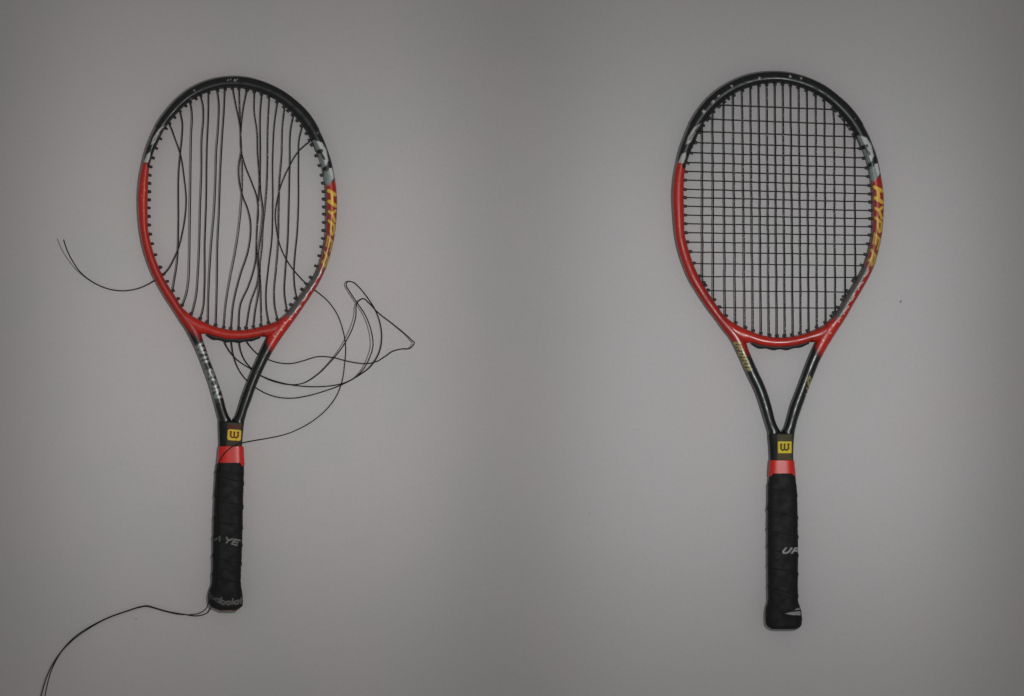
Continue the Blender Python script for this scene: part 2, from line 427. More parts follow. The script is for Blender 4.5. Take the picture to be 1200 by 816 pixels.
# ------------------------------------------------------------------ paint scheme of the frame (coordinates of the intact racket)
rs = np.random.RandomState(7)
def paint_frame(x, y, s, t, unstrung):
    """s: length along the frame from its lower left end, t: -1 inner .. 1 outer edge"""
    c = np.zeros(x.shape + (3,)) + np.array(BLACK)
    left = x < 915
    # red sides, shoulders and bridge
    top = np.where(left, 190.5, 207 + (1032 - x) * 0.35)
    bot = np.where(left, 399 + (x - 856) * 0.75 - (4 if unstrung else 0), 404 + (x - 953) * 1.75)
    mid = (x > 880) & (x < 950) & (y > 300)
    red = np.clip((y - top + 0.4) / 0.8, 0, 1) * np.where(mid, np.clip((416 - y), 0, 1), np.clip((bot + 4 - y) / np.where(left, 8.0, 14.0), 0, 1))
    hue = 0.86 + 0.14 * np.sin(s * 0.021 + 1.1)
    rc = np.array(RED) * hue[..., None]
    c = c * (1 - red[..., None]) + rc * red[..., None]
    # dark seam below the silver flash on the left
    c = put(c, poly(x, y, [(797.5,189),(803,188.5),(804.5,199),(800,197)]), BLACK)
    # silver flashes
    c = put(c, poly(x, y, [(821.5,144.5),(816.5,153),(809,167),(803.5,170),(806.5,160.5),(813,150)]), (0.36,0.35,0.33))
    c = put(c, ss(segd(x, y, 818, 149, 808, 164), 0.9), (0.08,0.08,0.08))
    c = put(c, poly(x, y, [(799.2,180.5),(803.8,178.5),(804,184),(801,191.5),(794.5,190.8)]), (0.34,0.35,0.33))
    c = put(c, poly(x, y, [(1001,161),(1007,158.5),(1013,164),(1021,178),(1024,192),(1019.5,199),(1012.5,184)]), (0.16,0.18,0.18))
    c = put(c, poly(x, y, [(1009,159.5),(1015.5,161.5),(1021,170),(1024,183),(1020.5,190),(1017,176)]), (0.42,0.45,0.44))
    c = put(c, ss(segd(x, y, 1004, 176, 1015, 171.5), 2.4), BLACK)
    c = put(c, ss(segd(x, y, 1013, 171, 1019, 181), 1.4), BLACK)
    c = put(c, ss(segd(x, y, 1013.5, 197, 1028, 188), 2.3), BLACK)
    c = put(c, poly(x, y, [(1017,200.5),(1026,193.5),(1030,199),(1031,205),(1024.5,213.5),(1019,210)]), (0.17,0.21,0.20))
    c = put(c, poly(x, y, [(1025,192.5),(1028.5,191.5),(1031,203),(1028.5,207.5)]), (0.50,0.53,0.52))
    # dull rose inner edge by the lettering, dark edge outside
    inner = np.clip((-t - 0.52) / 0.16, 0, 1)
    side = (~left) & (y > 212) & (y < 312)
    c = put(c, inner * side, (0.16, 0.075, 0.07))
    # worn grey-and-silver decal on the lower right inner half
    low = (~left) & (y > 308) & (y < 377) & (x > 955)
    fade = np.clip((y - 308) / 6, 0, 1) * np.clip((378 - y) / 8, 0, 1)
    dk = np.clip((0.30 - t) / 0.2, 0, 1) * low * fade
    c = put(c, dk, (0.085, 0.075, 0.07))
    wob = 0.22 + 0.09 * np.sin(s * 0.55) + 0.06 * np.sin(s * 1.31)
    c = put(c, ss(np.abs(t - wob), 0.10, 0.08) * low * fade * (np.sin(s * 0.38) > -0.55), (0.50, 0.48, 0.46))
    # small gold / white prints
    for (gx, gy) in [(976.5,381.5),(973,390.5),(965,399),(983,377)]:
        c = put(c, ss(np.hypot((x - gx), (y - gy) * 1.1), 0.95, 0.5), (0.62, 0.42, 0.30))
    c = put(c, ss(segd(x, y, 963.5, 397.5, 969, 392), 0.35) * 0.5, (0.5, 0.3, 0.2))
    return c

def paint_hyper(c, s, t, s0, half):
    """yellow slanted lettering reading down the right side"""
    # letters: start offset along the frame, width
    tt = (t + 0.42) / 1.26 * 10.5           # 0 at the letters' feet, 10.5 at their heads
    zone = np.clip((s - s0 + 1.5) / 1.2, 0, 1) * np.clip((s0 + 101 - s) / 3, 0, 1) * np.clip((t + 0.5) / 0.1, 0, 1)
    c = put(c, zone * 0.65 * np.clip((s - s0 - 30) / 40, 0, 1), (0.20, 0.055, 0.016))
    for ch, o, w, half_w in (('H', 1.5, 13.0, 2.2), ('Y', 20.5, 12.5, 1.75), ('P', 38.0, 12, 1.75), ('E', 57.0, 11.5, 1.5), ('R', 77.0, 12.5, 1.85)):
        d = text_dist(ch, s - s0 - o, tt, 9.6, w / GL[ch][0], slant=0.52)
        k = 1 - 0.32 * (o / 80)
        c = put(c, ss(d, half_w + 0.75), MAROON if o < 50 else (0.075, 0.030, 0.010))
        c = put(c, ss(d, half_w), (YELLOW[0] * k, YELLOW[1] * k * (0.96 if o < 50 else 0.9), YELLOW[2] + 0.02))
    return c

def paint_shaft(x, y, unstrung):
    c = np.zeros(x.shape + (3,)) + np.array(BLACK)
    c = put(c, poly(x, y, [(911,509),(929.3,509),(928.6,541),(911,541)], 0.8), (0.060, 0.052, 0.028) if not unstrung else (0.050, 0.042, 0.026))
    if unstrung:
        c = put(c, ss(segd(x, y, 913, 514.5, 926, 514.5), 1.8, 1.2), (0.085, 0.022, 0.014))
    else:
        c = put(c, ss(segd(x, y, 914, 534.5, 924, 534.5), 0.6, 0.5), (0.12, 0.045, 0.02))
    # square yellow badge with the double-bowl W
    x0, y0 = (911.8, 517.6)
    X = x - x0; Y = y - y0
    Wd, Hd = 15.8, 13.6
    if unstrung:
        d = np.hypot(np.maximum(np.abs(X - Wd / 2) - Wd / 2 + 2.2, 0), np.maximum(np.abs(Y - Hd / 2) - Hd / 2 + 2.2, 0))
        c = put(c, ss(d, 2.2), (0.62, 0.42, 0.045))
    else:
        c = put(c, poly(X, Y, [(0,0),(Wd,0),(Wd,Hd),(0,Hd)]), (0.58, 0.47, 0.035))
    ink = (0.10, 0.022, 0.012) if unstrung else (0.055, 0.032, 0.012)
    for (a, b_, e, f, w) in [(3.6,3.1,3.6,8.4,1.15),(7.7,3.3,7.7,8.8,1.1),(12.1,3.1,12.1,8.4,1.15),
                             (3.9,8.8,5.2,10.2,0.95),(5.2,10.2,7.7,9.3,0.95),(7.7,9.3,10.1,10.2,0.95),(10.1,10.2,11.9,8.8,0.95),
                             (2.4,3.0,4.4,3.0,0.6),(6.6,3.2,8.2,3.2,0.55),(11.0,3.0,13.3,3.0,0.6)]:
        c = put(c, ss(segd(X, Y, a, b_, e, f), w, 0.25), ink)
    return c

# ------------------------------------------------------------------ racket body
def racket_root(name, px, py, label):
    o = bpy.data.objects.new(name, None)
    COL.objects.link(o)
    loc = at((px, py), 0.0)
    o.location = loc
    o.empty_display_size = 0.05
    o['label'] = label
    o['category'] = 'tennis racket'
    o['group'] = 'black and red tennis rackets laid side by side'
    return o, loc

def frame_loft(name, pairs, mp, ztop, zbot, hh, root, org, step, K, n, mat, painter=None, grow=0.0, cut=None, hfun=None):
    both = np.array([list(p[0]) + list(p[1]) for p in pairs], float)
    fine = []
    # resample both edges together
    P = np.vstack([2 * both[0] - both[1], both, 2 * both[-1] - both[-2]])
    for i in range(1, len(P) - 2):
        p0, p1, p2, p3 = P[i - 1], P[i], P[i + 1], P[i + 2]
        L = np.linalg.norm((p2 - p1)[:2]) * 0.5 + np.linalg.norm((p2 - p1)[2:]) * 0.5
        nn = max(2, int(math.ceil(L / step)))
        t = np.linspace(0, 1, nn, endpoint=False)[:, None]
        d0, d1, d2 = (max(1e-6, np.linalg.norm(q)) for q in (p1 - p0, p2 - p1, p3 - p2))
        m1 = ((p1 - p0) / d0 * d1 * d1 / (d0 + d1) + (p2 - p1) * d0 / (d0 + d1))
        m2 = ((p2 - p1) * d2 / (d1 + d2) + (p3 - p2) / d2 * d1 * d1 / (d1 + d2))
        fine.append((2*t**3-3*t**2+1)*p1 + (t**3-2*t**2+t)*m1 + (-2*t**3+3*t**2)*p2 + (t**3-t**2)*m2)
    fine.append(both[-1:])
    F = np.vstack(fine)
    # light smoothing of traced noise
    for _ in range(int(6 / step)):
        F[1:-1] = 0.25 * F[:-2] + 0.5 * F[1:-1] + 0.25 * F[2:]
    O, I = F[:, :2], F[:, 2:]
    if cut:
        O, I = cut(O, I)
    cR = (O + I) / 2
    sl = np.concatenate([[0], np.cumsum(np.linalg.norm(np.diff(cR, axis=0), axis=1))])
    a, b_ = section(K, n)
    f = (a + 1) / 2                                           # 0 inner .. 1 outer
    XY = I[:, None, :] * (1 - f)[None, :, None] + O[:, None, :] * f[None, :, None]
    g = 1 + grow
    XY = cR[:, None, :] + (XY - cR[:, None, :]) * g
    colors = None
    if painter is not None:
        colors = painter(XY[..., 0], XY[..., 1], sl[:, None] + 0 * XY[..., 0], a[None, :] + 0 * XY[..., 0], cR)
    XYm = mp(XY)
    cm = mp(cR)
    h = hh if hfun is None else hfun(cR)[:, None]
    Z = zc(cm[:, 1], ztop, zbot)[:, None] + h * b_[None, :]
    rings = at(XYm, Z)
    return loft(name, rings, mat, root, org, colors=colors), O, I, sl, cR

def profile_loft(name, prof, mp, ztop, zbot, hh, root, org, step, K, n, mat, painter=None, wrap=None, sag=None):
    """prof: (y, left, right) rows; hh: half thickness, number or function of y"""
    prof = np.array(prof, float)
    Y = np.arange(prof[0, 0], prof[-1, 0] + 1e-6, step)
    Lx = np.interp(Y, prof[:, 0], prof[:, 1]); Rx = np.interp(Y, prof[:, 0], prof[:, 2])
    k = max(1, int(2.0 / step))
    ker = np.ones(k) / k
    pad = lambda v: np.convolve(np.pad(v, (k // 2, k - 1 - k // 2), 'edge'), ker, 'valid')
    Lx, Rx = pad(Lx), pad(Rx)
    a, b_ = section(K, n)
    h = hh(Y) if callable(hh) else np.full(len(Y), float(hh))
    c = (Lx + Rx) / 2; w = (Rx - Lx) / 2
    X = c[:, None] + w[:, None] * a[None, :]
    YY = Y[:, None] + 0 * X
    r = np.ones_like(X)
    if wrap is not None:
        r = wrap(Y[:, None], np.arange(K)[None, :] / K)
        X = c[:, None] + w[:, None] * a[None, :] * r
    colors = painter(X, YY) if painter is not None else None
    XY = mp(np.stack([X, YY], -1))
    zmid = zc(mp(np.stack([c, Y], -1))[:, 1], ztop, zbot)
    Z = zmid[:, None] + h[:, None] * b_[None, :] * r
    return loft(name, at(XY, Z), mat, root, org, colors=colors)

def grip_wrap(pitch, y0):
    def f(Y, fr):
        ph = ((Y - y0) / pitch + fr * 1.0 + 0.13 * np.sin(Y * 0.047 + 1.3) + 0.025 * np.sin(fr * 25 + Y * 0.21)) % 1.0
        ridge = np.clip((ph - 0.80) / 0.14, 0, 1) * np.clip((1.0 - ph) / 0.05, 0, 1)
        slow = 0.006 * np.sin(Y * 0.31 + fr * 12) + 0.004 * np.sin(Y * 0.83 + fr * 31)
        return 0.983 + 0.042 * ridge + slow
    return f

def inner_hit(inner, p0, p1):
    """first crossing of the line p0->p1 with the inner outline polyline"""
    p0 = np.array(p0, float); d = np.array(p1, float) - p0
    A = inner[:-1]; B = inner[1:] - inner[:-1]
    den = d[0] * B[:, 1] - d[1] * B[:, 0]
    q = A - p0
    t = (q[:, 0] * B[:, 1] - q[:, 1] * B[:, 0]) / den
    u = (q[:, 0] * d[1] - q[:, 1] * d[0]) / den
    ok = (u >= 0) & (u <= 1)
    return t[ok]

# grommet: flared nylon nub, pointing along +x, shared by all holes
def grommet_mesh():
    K = 8
    prof = [(-2.6, 1.15), (-0.4, 1.5), (1.2, 1.55), (1.9, 1.35), (2.1, 0.95)]
    vs = []; fs = []
    for (x, r_) in prof:
        for k in range(K):
            th = 2 * math.pi * k / K
            vs.append((x * S, r_ * S * math.cos(th), r_ * 1.05 * S * math.sin(th)))
    for i in range(len(prof) - 1):
        for k in range(K):
            fs.append((i * K + k, i * K + (k + 1) % K, (i + 1) * K + (k + 1) % K, (i + 1) * K + k))
    fs.append(tuple(range((len(prof) - 1) * K, len(prof) * K)))
    me = bpy.data.meshes.new('grommet')
    me.from_pydata(vs, [], fs)
    me.polygons.foreach_set('use_smooth', [True] * len(fs))
    me.materials.append(M['grommet'])
    return me
GM = grommet_mesh()

def build_racket(unstrung):
    mp = mapL if unstrung else ident
    ztop, zbot = (90.3, 714.0) if unstrung else (84.8, 737.0)
    if unstrung:
        root, org = racket_root('tennis_racket', 268, 600, 'racket with its cross strings cut out, loose strings spilling round the throat and handle')
    else:
        root, org = racket_root('tennis_racket', 917, 620, 'fully strung racket with an intact grid of black strings and no loose ends')
    hh = 10.2

    def painter(x, y, s, t, cR):
        c = paint_frame(x, y, s, t, unstrung)
        i0 = int(np.argmin(np.where(cR[:, 0] > 1000, np.abs(cR[:, 1] - 217.5), 1e9)))
        c = paint_hyper(c, s, t, s[i0, 0], None)
        # left arm lettering, reading down towards the handle (s runs upwards)
        ia = int(np.argmin(np.where(cR[:, 0] < 900, np.abs(cR[:, 1] - (413.5 if unstrung else 399)), 1e9)))
        sa = s[ia, 0]
        if unstrung:
            lx = sa - s
            ty = (t * 5.6 + 5.4) * 1.0
            m_ = np.clip((lx + 2) / 2, 0, 1) * (lx < 84) * (x < 905)
            # letters stand on the outer edge, heads to the inside
            d = text_dist('WILSON', lx - 1, (5.2 - t * 6.2) + 0.0, 9.8, 9.3, gap=4.1)
            zn = np.clip((lx + 1) / 1.5, 0, 1) * np.clip((79 - lx) / 2, 0, 1) * (x < 905) * (y > 390)
            c = put(c, zn * np.clip((t + 0.55) / 0.3, 0, 1), (0.040, 0.045, 0.043))
            c = put(c, ss(d, 1.6, 0.5) * (x < 905) * (y > 390), (0.15, 0.165, 0.16))
            d2 = np.abs(t + 0.15)
            c = put(c, ss(d, 1.5, 0.5) * ss(d2, 0.20, 0.2) * (x < 905) * (y > 390), (0.62, 0.64, 0.62))  # highlight along the arm's ridge, painted into the letters
        else:
            lx = sa - s
            m_ = (x < 905) & (y > 380) & (t > -0.25)
            zone = np.clip(lx / 1.5, 0, 1) * np.clip((40 - lx) / 1.5, 0, 1) * m_
            c = put(c, zone * ss(np.abs(t - 0.35), 0.5, 0.1) * 0.8, (0.10, 0.09, 0.035))
            for i, (o, h_) in enumerate([(2, 5.5), (6, 4.5), (9.5, 5), (14, 4.8), (18, 5.3), (22, 4.7), (26, 5.2), (30.5, 4.9), (35, 4.8)]):
                tt = (0.80 - t) * 5.4
                for (a0, b0, a1, b1) in ([(0, 0, 1.8, h_), (1.8, h_, 3, h_), (1.0, h_ * .5, 2.6, h_ * .5)] if i % 3 else [(0, 0, 2.6, 0), (0, 0, 2.2, h_), (0.6, h_, 2.6, h_)]):
                    c = put(c, ss(segd(lx - o, tt, a0, b0, a1, b1), 0.45, 0.35) * zone, (0.42, 0.33, 0.10))
            # small gold print on the right arm
            for (a0, b0, a1, b1) in [(948.5,441,951.5,447.5),(946.8,446,947.5,452),(949.8,447,948,453.5),(945.6,454.5,947.2,459.5),(949,441,947,446),(944.5,462,946,466)]:
                c = put(c, ss(segd(x, y, a0, b0, a1, b1), 0.55, 0.4), (0.34, 0.29, 0.10))
        # chips in the lacquer on the crown
        chips = [(857.5,101,1.1),(842.3,112.5,1.2),(836,119,1.4),(834.5,121,.8),(825,131,1.7),(890,91.5,1.1),(926,89.6,1.2),(939,91.6,1.3),(1002,139,.4)] if not unstrung else \
                [(898.5,88.6,1.0),(901.5,87.5,.8),(907,88.6,1.1),(910,87.5,.7),(857,101.5,1.0),(1010,150,.7),(853,112,.6)]
        for (gx, gy, r_) in chips:
            c = put(c, ss(np.hypot(x - gx, y - gy) + 0.5 * np.sin(x * 2.3 + y * 1.7), r_, 0.5), WORN if r_ > 1 else (0.25, 0.25, 0.24))
        if unstrung:
            for (gx, gy, r_) in [(793.5,233,.8),(797,226,1.1),(794.5,218,.7),(796,238,.8),(796,252,.6)]:
                c = put(c, ss(np.hypot(x - gx, y - gy), r_, 0.5) * 0.6, (0.62, 0.25, 0.10))
        else:
            for (gx, gy, r_) in [(792.5,215,.8),(795,264.5,.8)]:
                c = put(c, ss(np.hypot(x - gx, y - gy), r_, 0.5) * 0.5, (0.5, 0.12, 0.08))
        return c

    _, O, I, sl, cR = frame_loft('frame', ARM, mp, ztop, zbot, hh, root, org, 0.45, 40, 2.7, M['lacquer'], painter)
    frame_loft('throat_bridge', BRIDGE, mp, ztop, zbot, hh * 0.97, root, org, 0.6, 36, 2.6, M['lacquer'],
               lambda x, y, s, t, cR: paint_frame(x, y, s, 0 * t, unstrung))
    # bumper guard along the crown, proud of the outer edge
    def cut(O_, I_):
        idx = np.where((O_[:, 1] < 147) )[0]
        O2, I2 = O_[idx], I_[idx]
        I3 = O2 + (I2 - O2) * 0.42
        O3 = O2 + (O2 - I2) * 0.035
        return O3, I3
    frame_loft('bumper_guard', ARM, mp, ztop, zbot, hh * 0.80, root, org, 1.0, 16, 3.2, M['plastic'], cut=cut)
    def cut2(O_, I_):
        idx = np.where((O_[:, 1] < 170))[0]
        O2, I2 = O_[idx], I_[idx]
        return I2 + (O2 - I2) * 0.25, I2 - (O2 - I2) * 0.045
    frame_loft('grommet_strip', ARM, mp, ztop, zbot, hh * 0.42, root, org, 1.0, 12, 3.0, M['plastic'], cut=cut2)
    # scalloped grommet strip below the bridge
    bp = [((881,402.5),(882,404.2)),((886,404),(886,407)),((891,405),(891,409.2)),((896,406),(896,408.6)),((902,406.6),(902,409.6)),
          ((907,407),(907,411)),((912,407),(912,409.8)),((917,407.2),(917,410)),((922,407),(922,411)),((928,406.3),(928,409)),((933,405.4),(933,408)),
          ((938,404.4),(938,407.8)),((943,403),(943,405.5)),((948,401.6),(948.4,403))]
    bp = [((a[0], a[1] - 3), b_) for a, b_ in bp]
    frame_loft('bridge_guard', bp, mp, ztop, zbot, hh * 0.62, root, org, 0.8, 12, 2.6, M['plastic'])

    # shaft with the square badge
    profile_loft('shaft', SHAFT, mp, ztop, zbot, lambda Y: 11.6 * np.clip((Y - 505.2) / 4.0, 0.05, 1) ** 0.5, root, org, 0.3, 120, 5.0, M['plate'],
                 lambda x, y: paint_shaft(x, y, unstrung))
    # inner edge of the hoop in this racket's own coordinates
    hoop = np.where((I[:, 1] < 374))[0]
    inner = mp(I[hoop])
    br = catmull([p[0] for p in BRIDGE], 2.0)
    bridge_top = mp(br)
    ring = np.vstack([inner, bridge_top[::-1]])
    ring = np.vstack([ring, ring[:1]])
    zm = lambda y: float(zc(y, ztop, zbot))
    gcount = [0]
    cen = ring.mean(axis=0)
    def grommet(p, z=None):
        p = np.array(p, float)
        j = int(np.argmin(np.hypot(*(ring - p).T)))
        tn = ring[(j + 2) % (len(ring) - 1)] - ring[(j - 2) % (len(ring) - 1)]
        nrm = np.array([-tn[1], tn[0]]); nrm /= np.linalg.norm(nrm) + 1e-9
        if np.dot(cen - ring[j], nrm) < 0: nrm = -nrm
        q = ring[j] + nrm * 1.2
        o = bpy.data.objects.new('grommet', GM)
        COL.objects.link(o)
        o.parent = root
        w = at(q, zm(q[1])) - np.array(org)
        o.location = w
        o.rotation_euler = (0, 0, math.atan2(-nrm[1], nrm[0]) + random.uniform(-.12, .12))
        s_ = random.uniform(1.0, 1.2)
        o.scale = (s_, s_, s_)
        return q, nrm

    if not unstrung:
        tops = [823.1,835.5,848,859.3,870,879.8,889.4,899,908.5,917.8,926.9,936.4,946,956.4,966.6,977.5,989.7,1001.7]
        bots = [823.7,836.3,850.2,862.2,873.2,882.7,892.2,901.5,910.7,920.2,929.5,938.8,948.3,957.8,968.2,979.4,990.9,1003]
        cross = [(123.7,129,845.7,977),(140,146.4,828.7,993),(154.8,161,823,1003),(167.5,174.3,814,1009),(179.3,185.6,809.5,1015.8),
                 (191,197,807,1018),(201.3,207,803.8,1020),(211.5,217.8,803.8,1020),(222.2,227.6,803.8,1020),(231.9,237,803.8,1020),
                 (242,247.3,803.8,1020),(252.4,256.6,803.8,1020),(262.5,266.2,803,1022),(273.1,276.3,803,1022),(284.2,286.8,806,1020),
                 (295.7,299,808,1018),(309.1,311.8,813,1014),(324.4,325.7,820,1007),(341.1,342.5,829,1000),(361,361.3,843,983)]
        mains = []
        for x0, x1 in zip(tops, bots):
            a = np.array([x0, 110.0]); b_ = np.array([x1, 385.0])
            t = np.sort(inner_hit(ring, a, b_))
            mid = 0.5
            lo = t[t < mid].max(); hi = t[t > mid].min()
            mains.append((a + (b_ - a) * lo, a + (b_ - a) * hi))
        crosses = []
        for y0, y1, xa, xb in cross:
            a = np.array([xa, y0]); b_ = np.array([xb, y1])
            t = np.sort(inner_hit(ring, a, b_))
            lo = t[t < .5].max(); hi = t[t > .5].min()
            crosses.append((a + (b_ - a) * lo, a + (b_ - a) * hi))
        def isect(A, B):
            (p, q), (r_, s_) = A, B
            d = q - p; e = s_ - r_
            den = d[0] * e[1] - d[1] * e[0]
            w = r_ - p
            t = (w[0] * e[1] - w[1] * e[0]) / den
            u = (w[0] * d[1] - w[1] * d[0]) / den
            return t, u, p + d * t
        for i, m_ in enumerate(mains):
            d = (m_[1] - m_[0]); d /= np.linalg.norm(d)
            pts = [(*(m_[0] - d * 2.5), zm(m_[0][1])), (*(m_[0] + d * 1), zm(m_[0][1]))]
            for j, c_ in enumerate(crosses):
                t, u, p = isect(m_, c_)
                if 0.01 < t < 0.99 and -0.01 < u < 1.01:
                    pts.append((p[0] + random.uniform(-.22, .22), p[1], zm(p[1]) + (0.34 if (i + j) % 2 else -0.34)))
            pts += [(*(m_[1] - d * 1), zm(m_[1][1])), (*(m_[1] + d * 2.5), zm(m_[1][1]))]
            tube('main_string', pts, 0.75, M['string_worn'] if i in (3, 4, 5, 7, 9, 11, 13, 15) else M['string'], root, org, step=2.5)
            grommet(m_[0]); grommet(m_[1])
        for j, c_ in enumerate(crosses):
            d = (c_[1] - c_[0]); d /= np.linalg.norm(d)
            pts = [(*(c_[0] - d * 2.5), zm(c_[0][1])), (*(c_[0] + d * 1), zm(c_[0][1]))]
            for i, m_ in enumerate(mains):
                t, u, p = isect(c_, m_)
                if 0.01 < t < 0.99 and -0.01 < u < 1.01:
                    pts.append((p[0], p[1] + random.uniform(-.18, .18), zm(p[1]) + (-0.55 if (i + j) % 2 else 0.55)))
            pts += [(*(c_[1] - d * 1), zm(c_[1][1])), (*(c_[1] + d * 2.5), zm(c_[1][1]))]
            tube('cross_string', pts, 0.55, M['string'], root, org, step=2.0)
            grommet(c_[0]); grommet(c_[1])
        for p in [(817,150),(811,165),(829,136),(841,124),(853,114),(986,136),(998,151),(825,336),(1004,332),(988,352),(977,372),(995,342)]:
            grommet(p)
    else:
        mains = [
         [(211.5,131),(214,144),(213.5,161.6),(211.7,179),(210,199),(209.5,260),(209.1,284),(207.8,308),(205.1,326),(202.5,341.4)],
         [(222.5,118.5),(224.3,125),(225.4,137.3),(224.5,157),(223.9,190),(223.3,240),(222.8,273),(222.3,306),(221,332.6),(218,348),(214.5,357.5)],
         [(235.2,111.5),(238.2,124),(238.8,137),(236.9,161.6),(236.5,201),(234.8,250),(234.2,280),(232.7,317),(229.8,350),(225.8,367)],
         [(244.8,107.5),(244.5,135),(243,168),(241.9,240),(240.4,284),(240,339),(238.4,362),(235.4,373.5)],
         [(254.7,104.6),(256.7,119.7),(256.3,146),(253.8,179),(253,212),(251.2,250),(248.2,284),(245,339),(244.2,377)],
         [(264,103),(262.9,128.5),(260.3,168),(258.2,212),(257,250),(255.4,284),(254.6,339),(253.4,380.5)],
         [(272.8,102.7),(276.8,124),(281.6,148.4),(283.2,179),(287.6,194.7),(295.5,214.5),(301.5,232),(303,250),(301.5,268),(300.8,288),(300,305),(291.8,335),(282.3,357),(280,385)],
         [(280.6,103),(281.8,146),(283.3,177),(284.3,203.5),(283.6,230),(281.2,260),(276.2,295),(270.5,324),(265,357),(262.7,383.5)],
         [(290,104.5),(285.2,128.5),(282.5,157),(283,177),(280.2,194.7),(280.7,212),(284.7,230),(290.5,245),(293.6,258),(294.2,271),(291,295),(282.3,321.6),(273.8,357),(271.3,385.5)],
         [(298.6,106.5),(298.2,130.7),(301.5,155),(302.2,179),(304.2,212),(303,240),(301.6,268.7),(301,292),(303.5,312),(302.4,330),(294.2,354.7),(288.9,385)],
         [(307.2,109.5),(305.5,130.7),(305.5,179),(305.6,223),(308.4,247.6),(306.6,270),(302.6,306),(304.4,325),(303,345),(299.5,365),(297.5,383)],
         [(316,113),(314.3,146),(313.6,200),(312.8,222),(310.8,245),(308.6,266.5),(307.4,290),(305,312),(305.8,339),(306.8,381)],
         [(325.6,119),(321.8,146),(320,179),(319.9,240),(318.9,279.7),(314.5,317),(312,345),(312.6,362),(315.2,378)],
         [(334,125),(331.6,146),(330.2,186),(328,212),(327,250),(326.4,284),(323.9,317),(321.8,339),(322.4,359),(325.3,373)],
         [(344.5,134.3),(341.2,150.6),(340,190),(338.8,245),(337.5,284),(334.9,317),(333.9,346),(336.8,364.5)],
         [(355,147.5),(351.2,161.6),(350.2,190),(350,240),(348.6,273),(345.8,301.7),(344.8,323.8),(346.4,341),(348.6,351)]]
        rnd = random.Random(3)
        for i, pl in enumerate(mains):
            n_ = len(pl)
            za = rnd.uniform(0.5, 4.5)
            pts = []
            for k, (x, y) in enumerate(pl):
                t = k / (n_ - 1)
                pts.append((x, y, zm(y) + math.sin(math.pi * t) * za * (1 if i % 3 else -0.7) + (0.5 if i % 2 else -0.5) * math.sin(math.pi * t)))
            d0 = np.array(pts[0][:2]) - np.array(pts[1][:2]); d0 /= np.linalg.norm(d0)
            d1 = np.array(pts[-1][:2]) - np.array(pts[-2][:2]); d1 /= np.linalg.norm(d1)
            pts = [(pts[0][0] + d0[0] * 3, pts[0][1] + d0[1] * 3, pts[0][2])] + pts + [(pts[-1][0] + d1[0] * 3, pts[-1][1] + d1[1] * 3, pts[-1][2])]
            tube('main_string', pts, 0.70, M['string_worn'] if i in (7, 9, 11, 13) else M['string'], root, org, step=2.0)
            grommet(pl[0]); grommet(pl[-1])
        holes = [(188.5,163),(183.8,174.4),(179.4,185.3),(177,195.7),(175,205.6),(176.5,215),(175.7,225),(175.4,234.6),(175,244),(173,253.7),(174.6,264),
                 (176.5,274.7),(178.8,286),(182.5,299),(188,313.7),(191.8,321.8),(195.9,330.3),(208.7,350.4),(205,138),(199,145),(195,151),(217,123),
                 (361,156),(364.7,164),(368.4,169),(372.8,182.4),(376.5,194),(380,205),(381.6,214.7),(382.6,225),(380,234),(380,243),(380,251.5),(380,261),
                 (381.6,270.6),(380,280),(377.5,289.7),(374.7,300),(370,311.8),(364.4,325),(360.3,333.5),(355.9,340.7),(343,358.4),(339.5,128.5),(350.5,140.5),(229,114.5)]
        for p in holes:
            grommet(p)
        # loose lengths
        def lift(x, y):
            # spans that spring clear of the table: past the throat on the right, the free ends on the left
            return (x - 385) / 25 if x > 385 else min(0.4, (110 - x) / 20)
        def loose(pts, label, worn=False, rad=0.70):
            pts = [(x, y, z + max(0.0, z - 3) * 1.35 * float(np.clip(lift(x, y), 0, 1))) for x, y, z in pts]
            o = tube('loose_string', pts, rad, M['string_worn'] if worn else M['string'], root, org, step=1.5)
            o['label'] = label
        loose([(196.5,141.5,12),(199,146,12),(205,161.6,10),(211.7,181.4,9),(216,208,8),(218.4,234,8),(217.3,253,8),(214,273,8),(210.6,287.4,8.5),(204,304,10),(197.4,316,12.5),
               (191.9,322,13.3),(186.5,325.8,13.3),(181.5,329,12),(176,332.2,7),(163.7,337.7,2),(143.3,341,1),(123.5,337.7,2),(106.5,329.3,5),(95,320,10),(85,306,19),(78,292,27),(74.5,281,31)],
              'loose end curling out from the left side of the frame')
        loose([(367,161.5,12),(364.6,164.5,12),(350.7,177,10),(337.4,199,8.5),(329,219,8),(325.3,234,8),(323,249,8),(324.2,268.7,8),(328.6,288.5,8.5),(337.4,307,9.5),(348.5,321.6,11.5),
               (360.6,333.7,13),(366,337.6,13.2),(370,340.8,12),(375,344.8,7),(383.7,352.5,2.5),(394.8,368,1),(401.4,385.5,1),(404.8,403.7,1),(403.7,428,1),(400,450,1),(393.5,465.5,1),(382.5,480,2),
               (368,492.5,3),(350,503,4),(335,509,6),(316,513.3,11),(300,516,17),(289,518,23),(284.5,519,26),(280,520,27.5),(272,523.8,28),(264,530.5,28),(258.5,538,28),(255.2,548,28),(254,562,28.5),
               (253.3,580,28.5),(253.3,600,28.5),(254.6,618,29.5),(255.5,635,29.5),(254.5,660,29.5),(252.5,680,29),(250.4,696,29),(248.4,707,25),(246.4,713.5,16),(242.5,718.5,9),(233,721.6,4),
               (213,719.7,2),(192.5,715.7,1),(180,712,1),(172,710,1.5),(165,711,1.5),(150,715.7,1),(125,724.7,1),(104,735.5,2),(88,746.3,5),(72,764,12),(61,784,20),(54.2,808,27),(50,835,32)],
              'long loose length from the right side of the frame, round past the throat and down over the handle', rad=0.64)
